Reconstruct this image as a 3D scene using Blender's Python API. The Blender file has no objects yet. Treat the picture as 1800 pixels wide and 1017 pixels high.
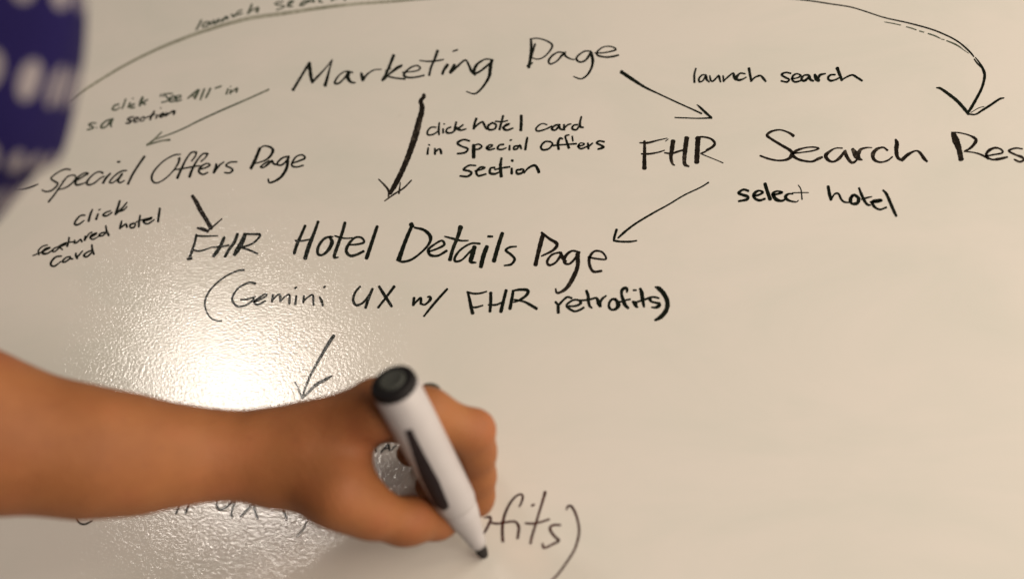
import bpy, math, random
import numpy as np
from mathutils import Vector, Matrix

random.seed(7)
rng = np.random.default_rng(7)
scene = bpy.context.scene
COL = scene.collection

# ------------------------------------------------------------------ camera
# World: the whiteboard hangs upright in the XZ plane (front face y = 0), x to the right, z up.
W, H = 1800.0, 1017.0
FPX = 2200.0                       # focal length in photo pixels
D0 = 0.61                          # metres from lens to board along the view axis
BX, CY = 1.2e-4, 3.6e-4            # how the board recedes (to the left and upward)
n_c = Vector((-BX*FPX, CY*FPX, 1.0)).normalized()      # board normal in camera axes
r_c = Vector((1.0, 0.02, 0.0)); r_c.z = -(n_c.x*r_c.x + n_c.y*r_c.y)/n_c.z; r_c.normalize()
u_c = n_c.cross(r_c).normalized()
R = Matrix((r_c, -n_c, u_c))       # camera axes -> world axes (rows: world x, y, z)
ORG_C = Vector((0, 0, -D0))        # board point on the view axis
CAMPOS = -(R @ ORG_C) + Vector((0, 0, 1.45))
def c2w(v): return R @ Vector(v) + CAMPOS
def P(px, py, d): return Vector(((px-W/2)/FPX*d, -(py-H/2)/FPX*d, -d))
def board_depth(px, py): return D0/(1 + BX*(px-W/2) + CY*(py-H/2))
def on_board(px, py):
    p = c2w(P(px, py, board_depth(px, py))); return p.x, p.z

cam_data = bpy.data.cameras.new("camera"); cam = bpy.data.objects.new("camera", cam_data); COL.objects.link(cam)
M4 = R.to_4x4(); M4.translation = CAMPOS; cam.matrix_world = M4
cam_data.sensor_width = 36.0; cam_data.lens = 36.0*FPX/W
cam_data.clip_start = 0.01; cam_data.clip_end = 50
cam_data.dof.use_dof = True
cam_data.dof.focus_distance = 0.632
cam_data.dof.aperture_fstop = (cam_data.lens/1000)/0.0094
cam_data.dof.aperture_blades = 0
scene.camera = cam

# ------------------------------------------------------------------ light
world = bpy.data.worlds.new("World"); scene.world = world; world.use_nodes = True
bg = world.node_tree.nodes['Background']
bg.inputs[0].default_value = (1.0, 0.80, 0.66, 1); bg.inputs[1].default_value = 0.085
def area(name, pos, target, sx, sy, power, col):
    l = bpy.data.lights.new(name, 'AREA'); l.shape = 'RECTANGLE'; l.size = sx; l.size_y = sy
    l.energy = power; l.color = col
    o = bpy.data.objects.new(name, l); COL.objects.link(o); o.location = pos
    o.rotation_euler = (Vector(target)-Vector(pos)).to_track_quat('-Z', 'Y').to_euler()
    return o
def mirror_point(px, py, dist):
    x, z = on_board(px, py); p = Vector((x, 0, z)); v = (p-CAMPOS).normalized()
    return p + Vector((v.x, -v.y, v.z))*dist, p
lp, lt = mirror_point(425, 728, 2.1)
area("ceiling_panel_lamp", lp, lt, 0.34, 0.27, 4.9, (1.0, 0.90, 0.80))
area("overhead_fill_lamp", (1.6, -0.9, 2.5), (0.1, 0, 1.40), 0.6, 0.6, 14, (1.0, 0.87, 0.72))  # unseen overhead fill, added to soften the shadow under the hand
area("right_key_lamp", (1.55, -1.0, 1.35), (0.2, 0, 1.40), 1.3, 1.3, 31, (1.0, 0.85, 0.67))  # broad unseen key, stands in for the room's light from the right
area("low_fill_lamp", (1.55, -1.15, 0.45), (0.3, 0, 1.35), 0.7, 0.7, 21, (1.0, 0.84, 0.70))  # unseen fill added low down to lift the shade below the thumb
scene.view_settings.view_transform = 'Standard'; scene.view_settings.look = 'None'
scene.view_settings.exposure = -0.16; scene.view_settings.gamma = 1.0
scene.cycles.use_denoising = True

# ------------------------------------------------------------------ helpers
def link(o, parent=None):
    COL.objects.link(o)
    if parent is not None: o.parent = parent
    return o
def mesh_obj(name, verts, faces, mat, parent=None, smooth=False):
    me = bpy.data.meshes.new(name); me.from_pydata([tuple(v) for v in verts], [], faces); me.update()
    me.materials.append(mat)
    if smooth:
        me.polygons.foreach_set('use_smooth', [True]*len(me.polygons))
    return link(bpy.data.objects.new(name, me), parent)
def tag(o, label=None, cat=None, group=None, kind=None):
    if label: o['label'] = label
    if cat: o['category'] = cat
    if group: o['group'] = group
    if kind: o['kind'] = kind
    return o
def new_mat(name):
    m = bpy.data.materials.new(name); m.use_nodes = True
    nt = m.node_tree; b = nt.nodes['Principled BSDF']
    return m, nt, b
def N(nt, t, **kw):
    n = nt.nodes.new(t)
    for k, v in kw.items():
        if k in n.inputs: n.inputs[k].default_value = v
        else: setattr(n, k, v)
    return n

# ------------------------------------------------------------------ materials
PEEL_DIST = 0.000105
def orange_peel(nt, b, k=1.0):
    """the fine orange-peel relief of the board's enamel, in board metres"""
    tc = N(nt, 'ShaderNodeTexCoord')
    n1 = N(nt, 'ShaderNodeTexNoise', Scale=720.0, Detail=2.0, Roughness=0.55)
    n2 = N(nt, 'ShaderNodeTexNoise', Scale=60.0, Detail=1.0)
    mp = N(nt, 'ShaderNodeMapping'); nt.links.new(tc.outputs['Object'], mp.inputs[0])
    mp.inputs['Scale'].default_value = (0.8, 1.0, 1.15)
    nt.links.new(mp.outputs[0], n1.inputs['Vector']); nt.links.new(tc.outputs['Object'], n2.inputs['Vector'])
    b1 = N(nt, 'ShaderNodeBump', Strength=1.0, Distance=PEEL_DIST*k)
    b2 = N(nt, 'ShaderNodeBump', Strength=1.0, Distance=0.00005)
    nt.links.new(n2.outputs['Fac'], b2.inputs['Height'])
    nt.links.new(n1.outputs['Fac'], b1.inputs['Height']); nt.links.new(b2.outputs[0], b1.inputs['Normal'])
    nt.links.new(b1.outputs[0], b.inputs['Coat Normal'])   # the relief is in the clear gloss layer, the colour under it is smooth
    b.inputs['Specular IOR Level'].default_value = 0.0; b.inputs['Coat Weight'].default_value = 1.0
    return tc

def make_board_mat():
    m, nt, b = new_mat('whiteboard_enamel')
    tc = orange_peel(nt, b)
    b.inputs['Coat Roughness'].default_value = 0.085; b.inputs['Coat IOR'].default_value = 1.85; b.inputs['Roughness'].default_value = 0.6
    # old wiped ink: broad, faint grey-green smears and a few specks
    mp = N(nt, 'ShaderNodeMapping'); mp.inputs['Scale'].default_value = (5.0, 1.0, 9.0); mp.inputs['Rotation'].default_value = (0, 0.5, 0)
    nt.links.new(tc.outputs['Object'], mp.inputs[0])
    n = N(nt, 'ShaderNodeTexNoise', Scale=1.6, Detail=5.0, Roughness=0.62, Distortion=0.6)
    nt.links.new(mp.outputs[0], n.inputs['Vector'])
    cr = nt.nodes.new('ShaderNodeValToRGB'); e = cr.color_ramp.elements
    e[0].position = 0.40; e[0].color = (0.80, 0.775, 0.735, 1); e[1].position = 0.72; e[1].color = (0.73, 0.735, 0.688, 1)
    nt.links.new(n.outputs['Fac'], cr.inputs[0])
    v = N(nt, 'ShaderNodeTexVoronoi', Scale=26.0); nt.links.new(tc.outputs['Object'], v.inputs['Vector'])
    n3 = N(nt, 'ShaderNodeTexNoise', Scale=9.0); nt.links.new(tc.outputs['Object'], n3.inputs['Vector'])
    mr = N(nt, 'ShaderNodeMapRange'); mr.inputs[1].default_value = 0.02; mr.inputs[2].default_value = 0.05
    mr.inputs[3].default_value = 1.0; mr.inputs[4].default_value = 0.0
    nt.links.new(v.outputs['Distance'], mr.inputs[0])
    mr2 = N(nt, 'ShaderNodeMapRange'); mr2.inputs[1].default_value = 0.55; mr2.inputs[2].default_value = 0.7
    mr2.inputs[3].default_value = 0.0; mr2.inputs[4].default_value = 0.35
    nt.links.new(n3.outputs['Fac'], mr2.inputs[0])
    mu = N(nt, 'ShaderNodeMath', operation='MULTIPLY'); nt.links.new(mr.outputs[0], mu.inputs[0]); nt.links.new(mr2.outputs[0], mu.inputs[1])
    mx = N(nt, 'ShaderNodeMixRGB'); mx.inputs[2].default_value = (0.42, 0.43, 0.38, 1)
    nt.links.new(mu.outputs[0], mx.inputs[0]); nt.links.new(cr.outputs[0], mx.inputs[1])
    nt.links.new(mx.outputs[0], b.inputs['Base Color'])
    return m
def make_ink(name, dark, mid, thin, lo=0.42, hi=0.72, rough=0.12):
    """dry-wipe ink: dense film with paler streaks where the marker ran dry"""
    m, nt, b = new_mat(name)
    tc = orange_peel(nt, b)
    b.inputs['Coat Roughness'].default_value = rough; b.inputs['Coat IOR'].default_value = 1.42; b.inputs['Roughness'].default_value = 0.7
    n = N(nt, 'ShaderNodeTexNoise', Scale=330.0, Detail=3.0, Roughness=0.65); nt.links.new(tc.outputs['Object'], n.inputs['Vector'])
    n2 = N(nt, 'ShaderNodeTexNoise', Scale=28.0, Detail=2.0); nt.links.new(tc.outputs['Object'], n2.inputs['Vector'])
    ad = N(nt, 'ShaderNodeMath', operation='ADD'); nt.links.new(n.outputs['Fac'], ad.inputs[0]); nt.links.new(n2.outputs['Fac'], ad.inputs[1])
    hf = N(nt, 'ShaderNodeMath', operation='MULTIPLY'); hf.inputs[1].default_value = 0.5; nt.links.new(ad.outputs[0], hf.inputs[0])
    cr = nt.nodes.new('ShaderNodeValToRGB'); e = cr.color_ramp.elements
    e[0].position = lo; e[0].color = dark; e[1].position = hi; e[1].color = thin
    k = cr.color_ramp.elements.new((lo+hi)/2); k.color = mid
    nt.links.new(hf.outputs[0], cr.inputs[0]); nt.links.new(cr.outputs[0], b.inputs['Base Color'])
    return m
def simple_mat(name, col, rough=0.5, noise=0.0, scale=200, bump=0.0, **kw):
    m, nt, b = new_mat(name)
    b.inputs['Roughness'].default_value = rough
    tc = N(nt, 'ShaderNodeTexCoord')
    n = N(nt, 'ShaderNodeTexNoise', Scale=float(scale), Detail=3.0); nt.links.new(tc.outputs['Object'], n.inputs['Vector'])
    cr = nt.nodes.new('ShaderNodeValToRGB'); e = cr.color_ramp.elements
    e[0].position = 0.3; e[1].position = 0.7
    e[0].color = tuple(c*(1-noise) for c in col[:3])+(1,); e[1].color = tuple(min(1, c*(1+noise)) for c in col[:3])+(1,)
    nt.links.new(n.outputs['Fac'], cr.inputs[0]); nt.links.new(cr.outputs[0], b.inputs['Base Color'])
    if bump:
        bp = N(nt, 'ShaderNodeBump', Strength=1.0, Distance=bump); nt.links.new(n.outputs['Fac'], bp.inputs['Height']); nt.links.new(bp.outputs[0], b.inputs['Normal'])
    for k, v in kw.items(): b.inputs[k.replace('_', ' ')].default_value = v
    return m
MB = make_board_mat()
INK = {
 'k': make_ink('black_ink', (0.005, 0.008, 0.005, 1), (0.009, 0.012, 0.008, 1), (0.035, 0.04, 0.028, 1), 0.45, 0.68),
 'd': make_ink('dry_black_ink', (0.010, 0.008, 0.006, 1), (0.020, 0.016, 0.012, 1), (0.12, 0.10, 0.08, 1), 0.44, 0.66),
 'f': make_ink('faded_ink', (0.24, 0.25, 0.20, 1), (0.36, 0.36, 0.30, 1), (0.54, 0.54, 0.47, 1), 0.36, 0.66),
 'g': make_ink('half_wiped_ink', (0.04, 0.065, 0.045, 1), (0.09, 0.11, 0.08, 1), (0.26, 0.27, 0.22, 1), 0.40, 0.66),
 'b': make_ink('fringe_tinted_ink', (0.035, 0.010, 0.009, 1), (0.065, 0.018, 0.014, 1), (0.12, 0.045, 0.03, 1), 0.40, 0.66),  # reddish lens colour fringing put into the ink colour
}

# ------------------------------------------------------------------ the board
def box(x0, x1, y0, y1, z0, z1, bev=0.0):
    import bmesh
    bm = bmesh.new()
    vs = [bm.verts.new((x, y, z)) for x in (x0, x1) for y in (y0, y1) for z in (z0, z1)]
    for f in ((0,1,3,2),(4,6,7,5),(0,4,5,1),(2,3,7,6),(0,2,6,4),(1,5,7,3)): bm.faces.new([vs[i] for i in f])
    bmesh.ops.recalc_face_normals(bm, faces=bm.faces)
    if bev: bmesh.ops.bevel(bm, geom=list(bm.edges), offset=bev, segments=2, affect='EDGES')
    bm.verts.index_update()
    v = [tuple(p.co) for p in bm.verts]; f = [[q.index for q in fc.verts] for fc in bm.faces]; bm.free()
    return v, f
wall_mat = simple_mat('wall_paint', (0.62, 0.58, 0.52), 0.8, 0.03, 8, 0.0004)
v, f = box(-4, 4, 0.03, 0.15, -0.2, 3.0)
tag(mesh_obj('wall', v, f, wall_mat), kind='structure')
BX0, BX1, BZ0, BZ1 = -1.30, 1.30, 0.90, 2.30
v, f = box(BX0, BX1, 0.0, 0.018, BZ0, BZ1)
board = tag(mesh_obj('whiteboard', v, f, MB), 'glossy cream whiteboard covered in black handwritten flow chart notes', 'whiteboard')
alu = simple_mat('aluminium', (0.55, 0.54, 0.52), 0.35, 0.04, 60, Metallic=1.0)
for (a0, a1, c0, c1) in ((BX0-.025, BX1+.025, BZ1, BZ1+.025), (BX0-.025, BX1+.025, BZ0-.025, BZ0),
                         (BX0-.025, BX0, BZ0+.0005, BZ1-.0005), (BX1, BX1+.025, BZ0+.0005, BZ1-.0005)):
    v, f = box(a0, a1, -0.006, 0.022, c0, c1, 0.002); mesh_obj('frame_rail', v, f, alu, board)
# ------------------------------------------------------------------ handwriting
# Each entry: name | what it reads | ink | origin x, origin y, scale | strokes.  A stroke is "width: x,y[,width] ..." and
# the numbers are photo pixels enlarged by `scale` from the origin; they are put onto the board's plane by on_board().
TEXT = r"""
handwritten_word|word "Marketing" in the heading at the top|k|500,50,4.5
14: 68,488,20 115,410,18 160,335,18 200,275,24
22: 200,275,20 203,330,26 212,395,24 222,430,16
10: 218,428,18 270,375,16 330,310,9 378,250,8
16: 378,250,9 358,320,12 340,390,20 322,452,24
12: 540,350,12 490,340,9 440,365,10 405,410,14 400,435,16 430,435,14 470,400,12 505,355,20
24: 510,345,26 500,385,30 525,425,18 560,430,10
20: 608,355,16 615,385,26 622,410,24
10: 620,405,22 660,360,12 710,330,8 765,325,7
20: 864,215,24 835,290,20 800,370,20 775,412,20
12: 790,405,14 840,350,10 895,308,16 930,292,12
12: 800,335,8 840,320,8
12: 925,300,14 870,335,12 820,375,12 870,392,12 955,402,12
10: 932,348,7 990,345,8 1050,335,10 1075,315,12 1050,295,10 1000,310,12 955,350,16 945,375,18 985,390,14 1050,385,12 1105,372,12
18: 1212,178,22 1190,240,18 1160,310,16 1145,372,16
10: 1070,255,7 1130,262,10 1200,258,12 1258,248,9
18: 1290,290,24 1262,330,20 1250,362,18
12: 1335,182,12 1370,170,10
18: 1345,290,24 1328,325,26 1312,352,24
16: 1315,352,16 1370,300,16 1430,252,12 1458,290,16 1480,340,20 1510,370,12
16: 1650,250,10 1590,245,10 1530,280,18 1505,320,24 1500,355,20 1540,345,14 1600,300,16 1650,255,12
20: 1640,255,20 1628,320,26 1620,380,22 1580,450,16 1530,505,14 1495,518,10 1440,500,6
arrow|thick arrow running down from "Marketing" to "Hotel Details"|d|650,180,4.186
40: 395,-55,22 400,-42,24 375,-10,28 385,30,34 380,80,38 365,130,40 340,230,46 290,380,40 240,500,36 190,600,36 150,668,26
8: 65,565,6 110,610,12 138,650,14 138,700,8
8: 308,572,8 250,630,10 180,675,10 110,725,7
7: 225,590,5 215,670,12
5: 330,215,5 305,290,8 295,360,6
handwritten_word|word "Page" ending the heading at the top|k|850,50,4.5
18: 375,85,16 378,150,20 372,230,22 358,310,22
14: 408,125,14 388,190,16 372,250,14
9: 370,85,8 430,80,8 500,100,10 543,132,14 528,175,12 480,225,9 430,245,8 385,235,8
12: 345,300,14 365,290,14 390,272,8
12: 645,195,12 590,190,10 540,220,14 515,260,16 530,283,12 580,260,10 620,215,16 650,190,10
16: 635,200,20 655,225,14 690,243,9 720,248,8
12: 850,182,10 800,182,10 750,215,12 735,245,16 765,268,12 810,250,14 845,200,18
20: 850,195,24 864,250,22 855,310,16 820,370,14 770,400,10 712,382,7
10: 880,195,8 940,195,9 1000,185,10 1048,168,12 1010,145,9 950,148,8 905,180,12 900,212,14 960,228,12 1020,224,14 1068,212,12
arrow|arrow slanting down right from "Page" to "FHR Search"|k|850,50,4.5
16: 1090,345,26 1180,405,24 1280,468,16 1400,525,10 1540,590,10 1640,635,10 1725,674,12
14: 1690,605,7 1710,622,14 1755,665,18 1802,707,16
9: 1805,709,12 1700,712,8 1600,709,8 1515,706,8
handwritten_word|small word "launch" left of "search" at upper right|k|1150,80,4.5
13: 330,182,10 318,230,14 318,292,16
12: 412,235,10 380,235,10 355,262,14 358,288,14 385,280,10 410,240,14 415,270,16 435,290,10
12: 440,240,10 447,275,14 462,285,12 490,260,12 510,240,14 518,265,16 525,290,10
14: 545,240,10 550,285,16
12: 550,282,10 590,245,12 625,220,12 632,250,22 645,272,14
12: 720,225,10 680,222,12 650,255,22 665,275,18 700,268,12 728,252,8
17: 750,182,20 758,230,18 768,282,18
12: 768,280,12 800,252,12 840,240,14 862,260,18 882,285,16
handwritten_word|small word "search" right of "launch" at upper right|k|1150,80,4.5
12: 1080,222,12 1040,215,12 1008,232,16 1040,255,14 1068,270,14 1050,290,14 1005,282,12
12: 1085,265,10 1130,258,10 1160,240,14 1130,225,10 1100,240,16 1092,270,16 1115,290,14 1165,278,12
15: 1220,235,14 1185,238,12 1165,270,18 1190,280,18 1220,255,16 1235,245,10
18: 1225,240,20 1235,270,20 1260,282,14
22: 1270,232,18 1285,265,34 1302,278,24
12: 1300,262,14 1312,235,18 1355,224,10
12: 1432,232,12 1395,235,14 1375,258,18 1395,280,16 1440,270,12 1470,252,10
20: 1448,180,26 1465,225,22 1485,275,20
12: 1485,272,10 1530,247,12 1570,235,14 1610,258,16 1645,280,14
handwritten_word|word "FHR" directly before "Search"|d|1120,220,5.294
24: 68,150,20 70,220,26 68,310,32 68,402,38
14: 25,165,10 100,165,18 180,145,12 280,122,5
6: 290,130,5 265,150,6
13: 40,268,12 110,268,16 190,255,12 255,235,8
30: 335,150,38 325,220,38 315,300,30 330,360,20 350,374,8
30: 462,120,40 450,210,40 440,310,34 445,365,30 482,385,14
14: 255,258,10 320,264,18 400,240,16 440,230,12
42: 568,120,46 562,200,42 558,280,44 555,345,44
16: 545,125,14 600,110,14 680,125,16 722,165,22 705,200,22 645,236,20
12: 640,245,12 600,262,14
6: 590,265,8 650,290,7 720,318,6 800,352,7
handwritten_word|word "Search" in "FHR Search"|d|1120,220,5.294
20: 1455,100,28 1410,70,16 1330,45,12 1250,60,18 1210,95,24 1250,130,20 1340,185,22 1430,240,26 1440,280,36 1400,318,22 1320,330,14 1230,315,16 1145,285,14
16: 1445,265,14 1530,255,10 1630,240,12 1690,218,14 1640,205,12 1560,212,12 1480,240,24 1450,280,26 1510,322,20 1620,340,16 1680,316,24 1722,298,20
20: 1910,215,12 1850,215,10 1800,240,18 1755,285,34 1785,330,24 1830,340,16 1880,310,26 1930,250,22
24: 1935,240,26 1950,290,30 1990,345,24 2020,345,20 2055,315,12
44: 2005,225,28 2045,285,60 2065,312,34 2095,325,10
20: 2060,262,40 2085,225,22 2140,210,12 2185,210,7
20: 2330,235,18 2290,208,14 2230,225,26 2195,270,36 2205,320,26 2260,345,16 2330,330,14 2375,295,12
34: 2405,135,16 2418,170,36 2412,230,36 2425,300,28 2470,332,16
20: 2468,322,30 2520,275,28 2590,240,12 2630,255,22 2670,310,28 2698,338,18
handwritten_word|clipped word "Res" at the right edge|d|1460,220,5.294
46: 1142,80,40 1165,140,62 1195,220,48 1215,318,44
12: 1125,68,8 1200,72,10 1290,95,12 1350,130,26 1345,165,28 1300,215,20 1245,245,12
12: 1245,245,10 1330,255,10 1400,275,16 1472,315,14
18: 1440,290,14 1520,275,14 1600,258,16 1585,225,14 1530,212,18 1470,240,26 1450,285,20 1500,320,14 1570,315,24 1645,298,16
16: 1785,222,10 1720,215,14 1660,240,18 1720,275,16 1780,298,22 1800,322,18 1760,342,18 1710,320,14
handwritten_word|small word "select" left of "hotel" at right|k|1120,220,5.294
22: 1035,612,22 990,600,18 945,630,24 985,650,24 1030,665,26 1020,692,24 945,708,16
20: 1075,660,16 1130,650,18 1170,625,20 1130,610,16 1090,640,30 1095,680,24 1140,700,22 1190,685,18
28: 1190,545,30 1210,610,30 1238,690,32
20: 1260,650,16 1310,640,18 1350,625,20 1300,615,14 1265,640,30 1290,688,32 1340,705,22 1380,690,14
16: 1450,640,12 1410,640,16 1380,668,30 1410,700,20 1480,715,10 1500,700,7
8: 1500,558,6 1525,600,8 1535,690,10
7: 1445,630,7 1520,628,8 1595,628,6
handwritten_word|small word "hotel" right of "select"|k|1460,220,5.294
24: -22,570,24 -10,640,28 5,695,24
16: 5,690,16 40,640,14 75,640,18 100,690,18 130,715,16 175,720,12
24: 205,655,26 185,690,32 200,730,22 250,725,30 260,680,30 220,650,22 190,670,20
22: 265,585,16 290,650,24 320,710,24 345,740,20 372,745,12
12: 290,690,14 330,678,16 385,665,8
20: 370,715,12 430,715,18 475,700,22 440,695,16 390,715,28 410,760,22 460,785,16 520,765,16
22: 488,605,14 520,640,24 560,730,26 590,800,26 612,845,22
arrow|thin arrow slanting down left beside "select hotel"|k|1050,300,7.2
18: 1408,150,16 1300,215,14 1100,310,15 900,430,16 700,540,20 500,660,22 390,740,24 330,790,28 262,852,16
24: 245,745,28 222,820,28 210,880,26
22: 210,885,24 300,897,22 420,897,22 500,885,14
handwritten_word|small word "click" left of "hotel card"|k|650,180,4.186
11: 487,184,10 450,185,10 425,215,12 430,240,12 470,235,10 500,215,10
12: 512,150,10 508,195,14 510,238,12
12: 540,195,10 540,225,14
9: 545,158,8 551,161,8
12: 598,182,10 570,195,12 565,222,14 600,225,12 630,205,10
12: 637,145,12 628,180,14 622,212,12
11: 625,202,12 655,190,12 688,165,10
12: 640,190,22 670,205,14 710,196,8
handwritten_word|small word "hotel" between "click" and "card"|k|650,180,4.186
16: 785,120,16 772,155,16 765,195,16
12: 768,190,12 800,160,12 830,145,14 845,170,16 855,192,12 872,200,8
14: 895,155,12 870,175,16 880,202,14 920,195,12 930,165,14 900,150,12
15: 982,100,14 968,150,14 955,200,16
9: 925,140,10 975,143,10 1015,135,8
13: 975,185,8 1010,170,10 1030,158,10 1005,163,10 985,190,18 1010,205,14 1055,190,10
20: 1115,98,18 1115,150,20 1112,205,20
handwritten_word|small word "card" right of "click hotel"|k|650,180,4.186
10: 1305,165,8 1265,158,8 1225,190,12 1235,212,12 1290,200,10 1340,175,10
14: 1400,165,12 1365,170,12 1340,195,16 1365,205,12 1395,175,14 1400,195,14 1420,202,10
15: 1430,165,14 1430,202,16
10: 1432,190,10 1460,165,10 1482,160,8
14: 1530,165,10 1500,170,12 1490,195,14 1520,202,12 1545,170,12
14: 1558,105,10 1548,145,14 1550,180,16 1572,185,10
handwritten_word|small word "in" above "section" on its left|k|650,180,4.186
13: 430,335,12 425,382,14
10: 434,312,12 441,315,10
14: 480,340,12 480,382,14
12: 480,370,10 505,345,12 520,350,16 527,377,16
handwritten_word|small word "Special" left of "Offers" in the middle note|k|650,180,4.186
13: 735,285,12 690,275,12 645,300,16 680,325,12 722,342,14 700,370,14 645,378,12
25: 765,315,24 765,360,26 765,405,24
10: 765,320,10 800,308,10 825,325,12 800,345,12 770,345,10
11: 855,340,8 890,330,10 905,315,10 880,315,10 860,335,14 880,350,12 920,340,10
12: 985,310,12 955,315,12 940,340,14 970,348,12 1005,335,8
13: 1030,318,12 1028,350,14
9: 1033,280,10 1045,276,8
13: 1095,320,10 1065,325,12 1060,345,14 1085,342,12 1105,315,12 1115,342,14
15: 1160,260,14 1152,300,16 1145,348,16
handwritten_word|small word "Offers" right of "Special" in the middle note|k|650,180,4.186
12: 1330,290,10 1290,290,12 1260,325,14 1275,350,14 1320,340,12 1345,305,12 1325,288,10
16: 1420,270,10 1400,265,14 1385,300,18 1390,345,16
15: 1467,240,10 1440,250,12 1450,290,14 1465,335,18
11: 1350,318,12 1420,312,10 1520,305,12
10: 1490,250,10 1495,285,10
11: 1530,325,10 1570,315,10 1580,305,8 1550,300,8 1535,325,14 1555,342,12 1600,325,10
14: 1605,300,12 1610,342,16
10: 1612,325,12 1640,300,9
12: 1725,290,12 1690,285,12 1670,300,14 1700,315,12 1722,330,16 1680,345,12
handwritten_word|small word "section" lowest line of the middle note|k|650,180,4.186
13: 780,465,10 730,465,12 690,495,14 730,505,14 750,520,16 720,545,14 665,542,12
12: 775,505,10 820,495,10 848,480,12 815,478,12 785,510,16 800,540,14 855,528,12
14: 920,480,12 890,485,14 885,520,18 920,527,14 950,515,10
17: 970,410,14 962,470,20 968,545,22
12: 920,495,10 980,482,12 1030,475,12
15: 1045,485,14 1045,525,18
15: 1045,428,18 1053,430,18
13: 1115,495,12 1082,500,14 1085,525,16 1120,520,14 1132,495,12 1110,490,10
15: 1135,520,10 1160,490,12 1190,470,16 1218,465,16 1236,490,20 1245,515,20
handwritten_word|blurry small word "click" at upper left|g|100,0,4.5
11: 490,825,12 460,835,12 440,865,14 470,870,10 500,850,8
12: 545,785,10 530,830,12 515,862,10
12: 580,815,12 565,850,14
8: 600,778,8 604,782,8
12: 612,825,12 590,835,12 585,855,12 618,850,8
15: 680,770,16 665,805,20 655,838,16
12: 660,825,14 690,805,10 718,790,10
12: 675,812,12 698,826,14
handwritten_word|blurry quoted word "See" at upper left|g|100,0,4.5
7: 825,745,8 818,765,8
7: 848,742,8 840,765,8
9: 915,740,8 862,745,8 868,768,10 890,788,10 860,805,8 828,812,7
9: 893,790,8 925,780,8 938,762,8 912,762,8 892,785,10 898,806,10 932,802,8
9: 942,785,8 974,774,8 985,758,8 960,758,8 940,780,10 948,802,10 988,790,8
handwritten_word|blurry quoted word "All" at upper left|g|100,0,4.5
11: 1035,780,10 1075,745,12 1120,712,14
16: 1122,712,16 1108,745,18 1090,780,16
8: 1060,765,8 1112,750,8
14: 1168,705,12 1152,745,14 1135,790,12
14: 1215,700,12 1200,735,14 1178,775,12
10: 1255,700,10 1275,688,8
10: 1280,692,10 1302,680,8
handwritten_word|blurry small word "in" after the quotation mark|g|100,0,4.5
11: 1355,705,12 1340,745,12
6: 1373,685,7 1378,686,6
12: 1377,712,12 1370,742,12
12: 1380,732,10 1410,708,10 1427,700,14 1420,730,14
handwritten_word|blurry abbreviation "S.a" at the start of its line|g|100,0,4.5
10: 310,975,9 275,975,10 252,990,12 282,1002,10 290,1014,10 240,1028,9
6: 312,1010,8 316,1011,8
14: 445,942,12 395,955,10 355,990,14 352,1012,14 390,1002,10 425,958,14
16: 440,945,16 425,985,16 432,1004,10
handwritten_word|blurry small word "section" at upper left|k|100,0,4.5
10: 605,925,10 570,935,10 560,950,12 590,955,12 572,975,12 545,975,8
9: 612,952,8 640,942,8 645,930,8 622,932,8 606,952,9 616,968,9 642,962,8
9: 690,925,9 668,935,9 655,950,9 668,960,8 692,952,7
12: 772,880,12 750,920,14 738,948,12
9: 690,938,8 775,905,10
12: 795,910,12 785,937,12
7: 820,855,9 824,857,8
12: 845,895,12 812,915,14 825,927,14 855,905,12
13: 872,895,14 860,918,14
12: 868,912,12 905,888,12 932,880,16 925,905,16
arrow|faint arrow slanting down left to "Special Offers Page"|g|250,225,6
11: 1335,-404,14 1115,-305,14 850,-190,15 620,-85,14 450,0,12 330,52,11 200,100,10 110,132,8
12: 205,45,10 150,100,14 105,140,14 52,178,16
16: 50,182,16 150,150,14 230,132,14 290,126,22
handwritten_word|blurry word "launch" at the top edge|g|340,0,5
13: 70,180,14 50,220,14 25,265,12
12: 122,192,12 85,215,12 82,240,12 120,230,12 142,195,16 152,218,18
15: 180,180,12 175,205,18 200,202,18 220,172,14 226,192,18
15: 250,170,12 250,192,12 288,152,20 300,165,22
15: 335,130,14 352,145,22 380,130,12
10: 425,90,10 385,112,12 388,132,12 430,120,10
15: 515,40,14 500,80,18 480,122,16
12: 490,112,10 530,85,10 570,70,16 558,105,26
handwritten_word|blurry word "Search" cut by the top edge|g|340,0,5
9: 790,15,8 730,25,10 720,42,10 772,50,10 800,60,10 770,78,9 730,90,8
12: 840,42,10 882,15,10 850,15,12 828,55,14 872,58,12
14: 990,5,10 950,30,14 940,52,14 980,38,12 1010,8,18 1022,18,22
20: 1045,8,22 1062,15,20
11: 1112,-2,10 1105,15,14 1135,22,10
12: 1240,-50,12 1228,-15,14 1215,8,14
12: 1225,0,10 1300,-25,12 1335,-20,14 1330,6,14
arrow_shaft|long faint curve sweeping across the top edge|f|0,0,1
5: 95,200,4 129,172,4 165,148,4 211,120,4.3 255,97,4.5 300,77,5 362,54,5.4 433,34,6 500,24,6 560,15,5.5 620,8,5 700,2,4.5 760,-3,4 900,-9,3 1050,-12,3 1200,-12,3 1350,-5,2.5 1385,-2,2.5
arrow|long curved arrow coming down at the right above "Res"|k|1500,40,6
10: -690,-252,9 -480,-232,10 -240,-196,10 0,-156,9 300,-60,9 460,-22,10 570,2,11 710,38,12 850,80,12 960,125,12 1050,168,12 1120,212,12 1180,262,14 1235,315,14 1272,360,10
20: 1288,368,6 1335,430,14 1372,500,26 1386,560,26 1372,640,24 1345,715,24 1300,800,26 1255,880,28 1218,940,24
24: 880,688,12 920,695,22 1000,750,28 1100,830,30 1185,925,30 1215,965,24
16: 1215,965,14 1290,968,14 1360,925,20 1440,875,22 1540,808,20 1590,795,10
5: 1240,950,4 1320,902,5 1380,885,4
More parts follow.
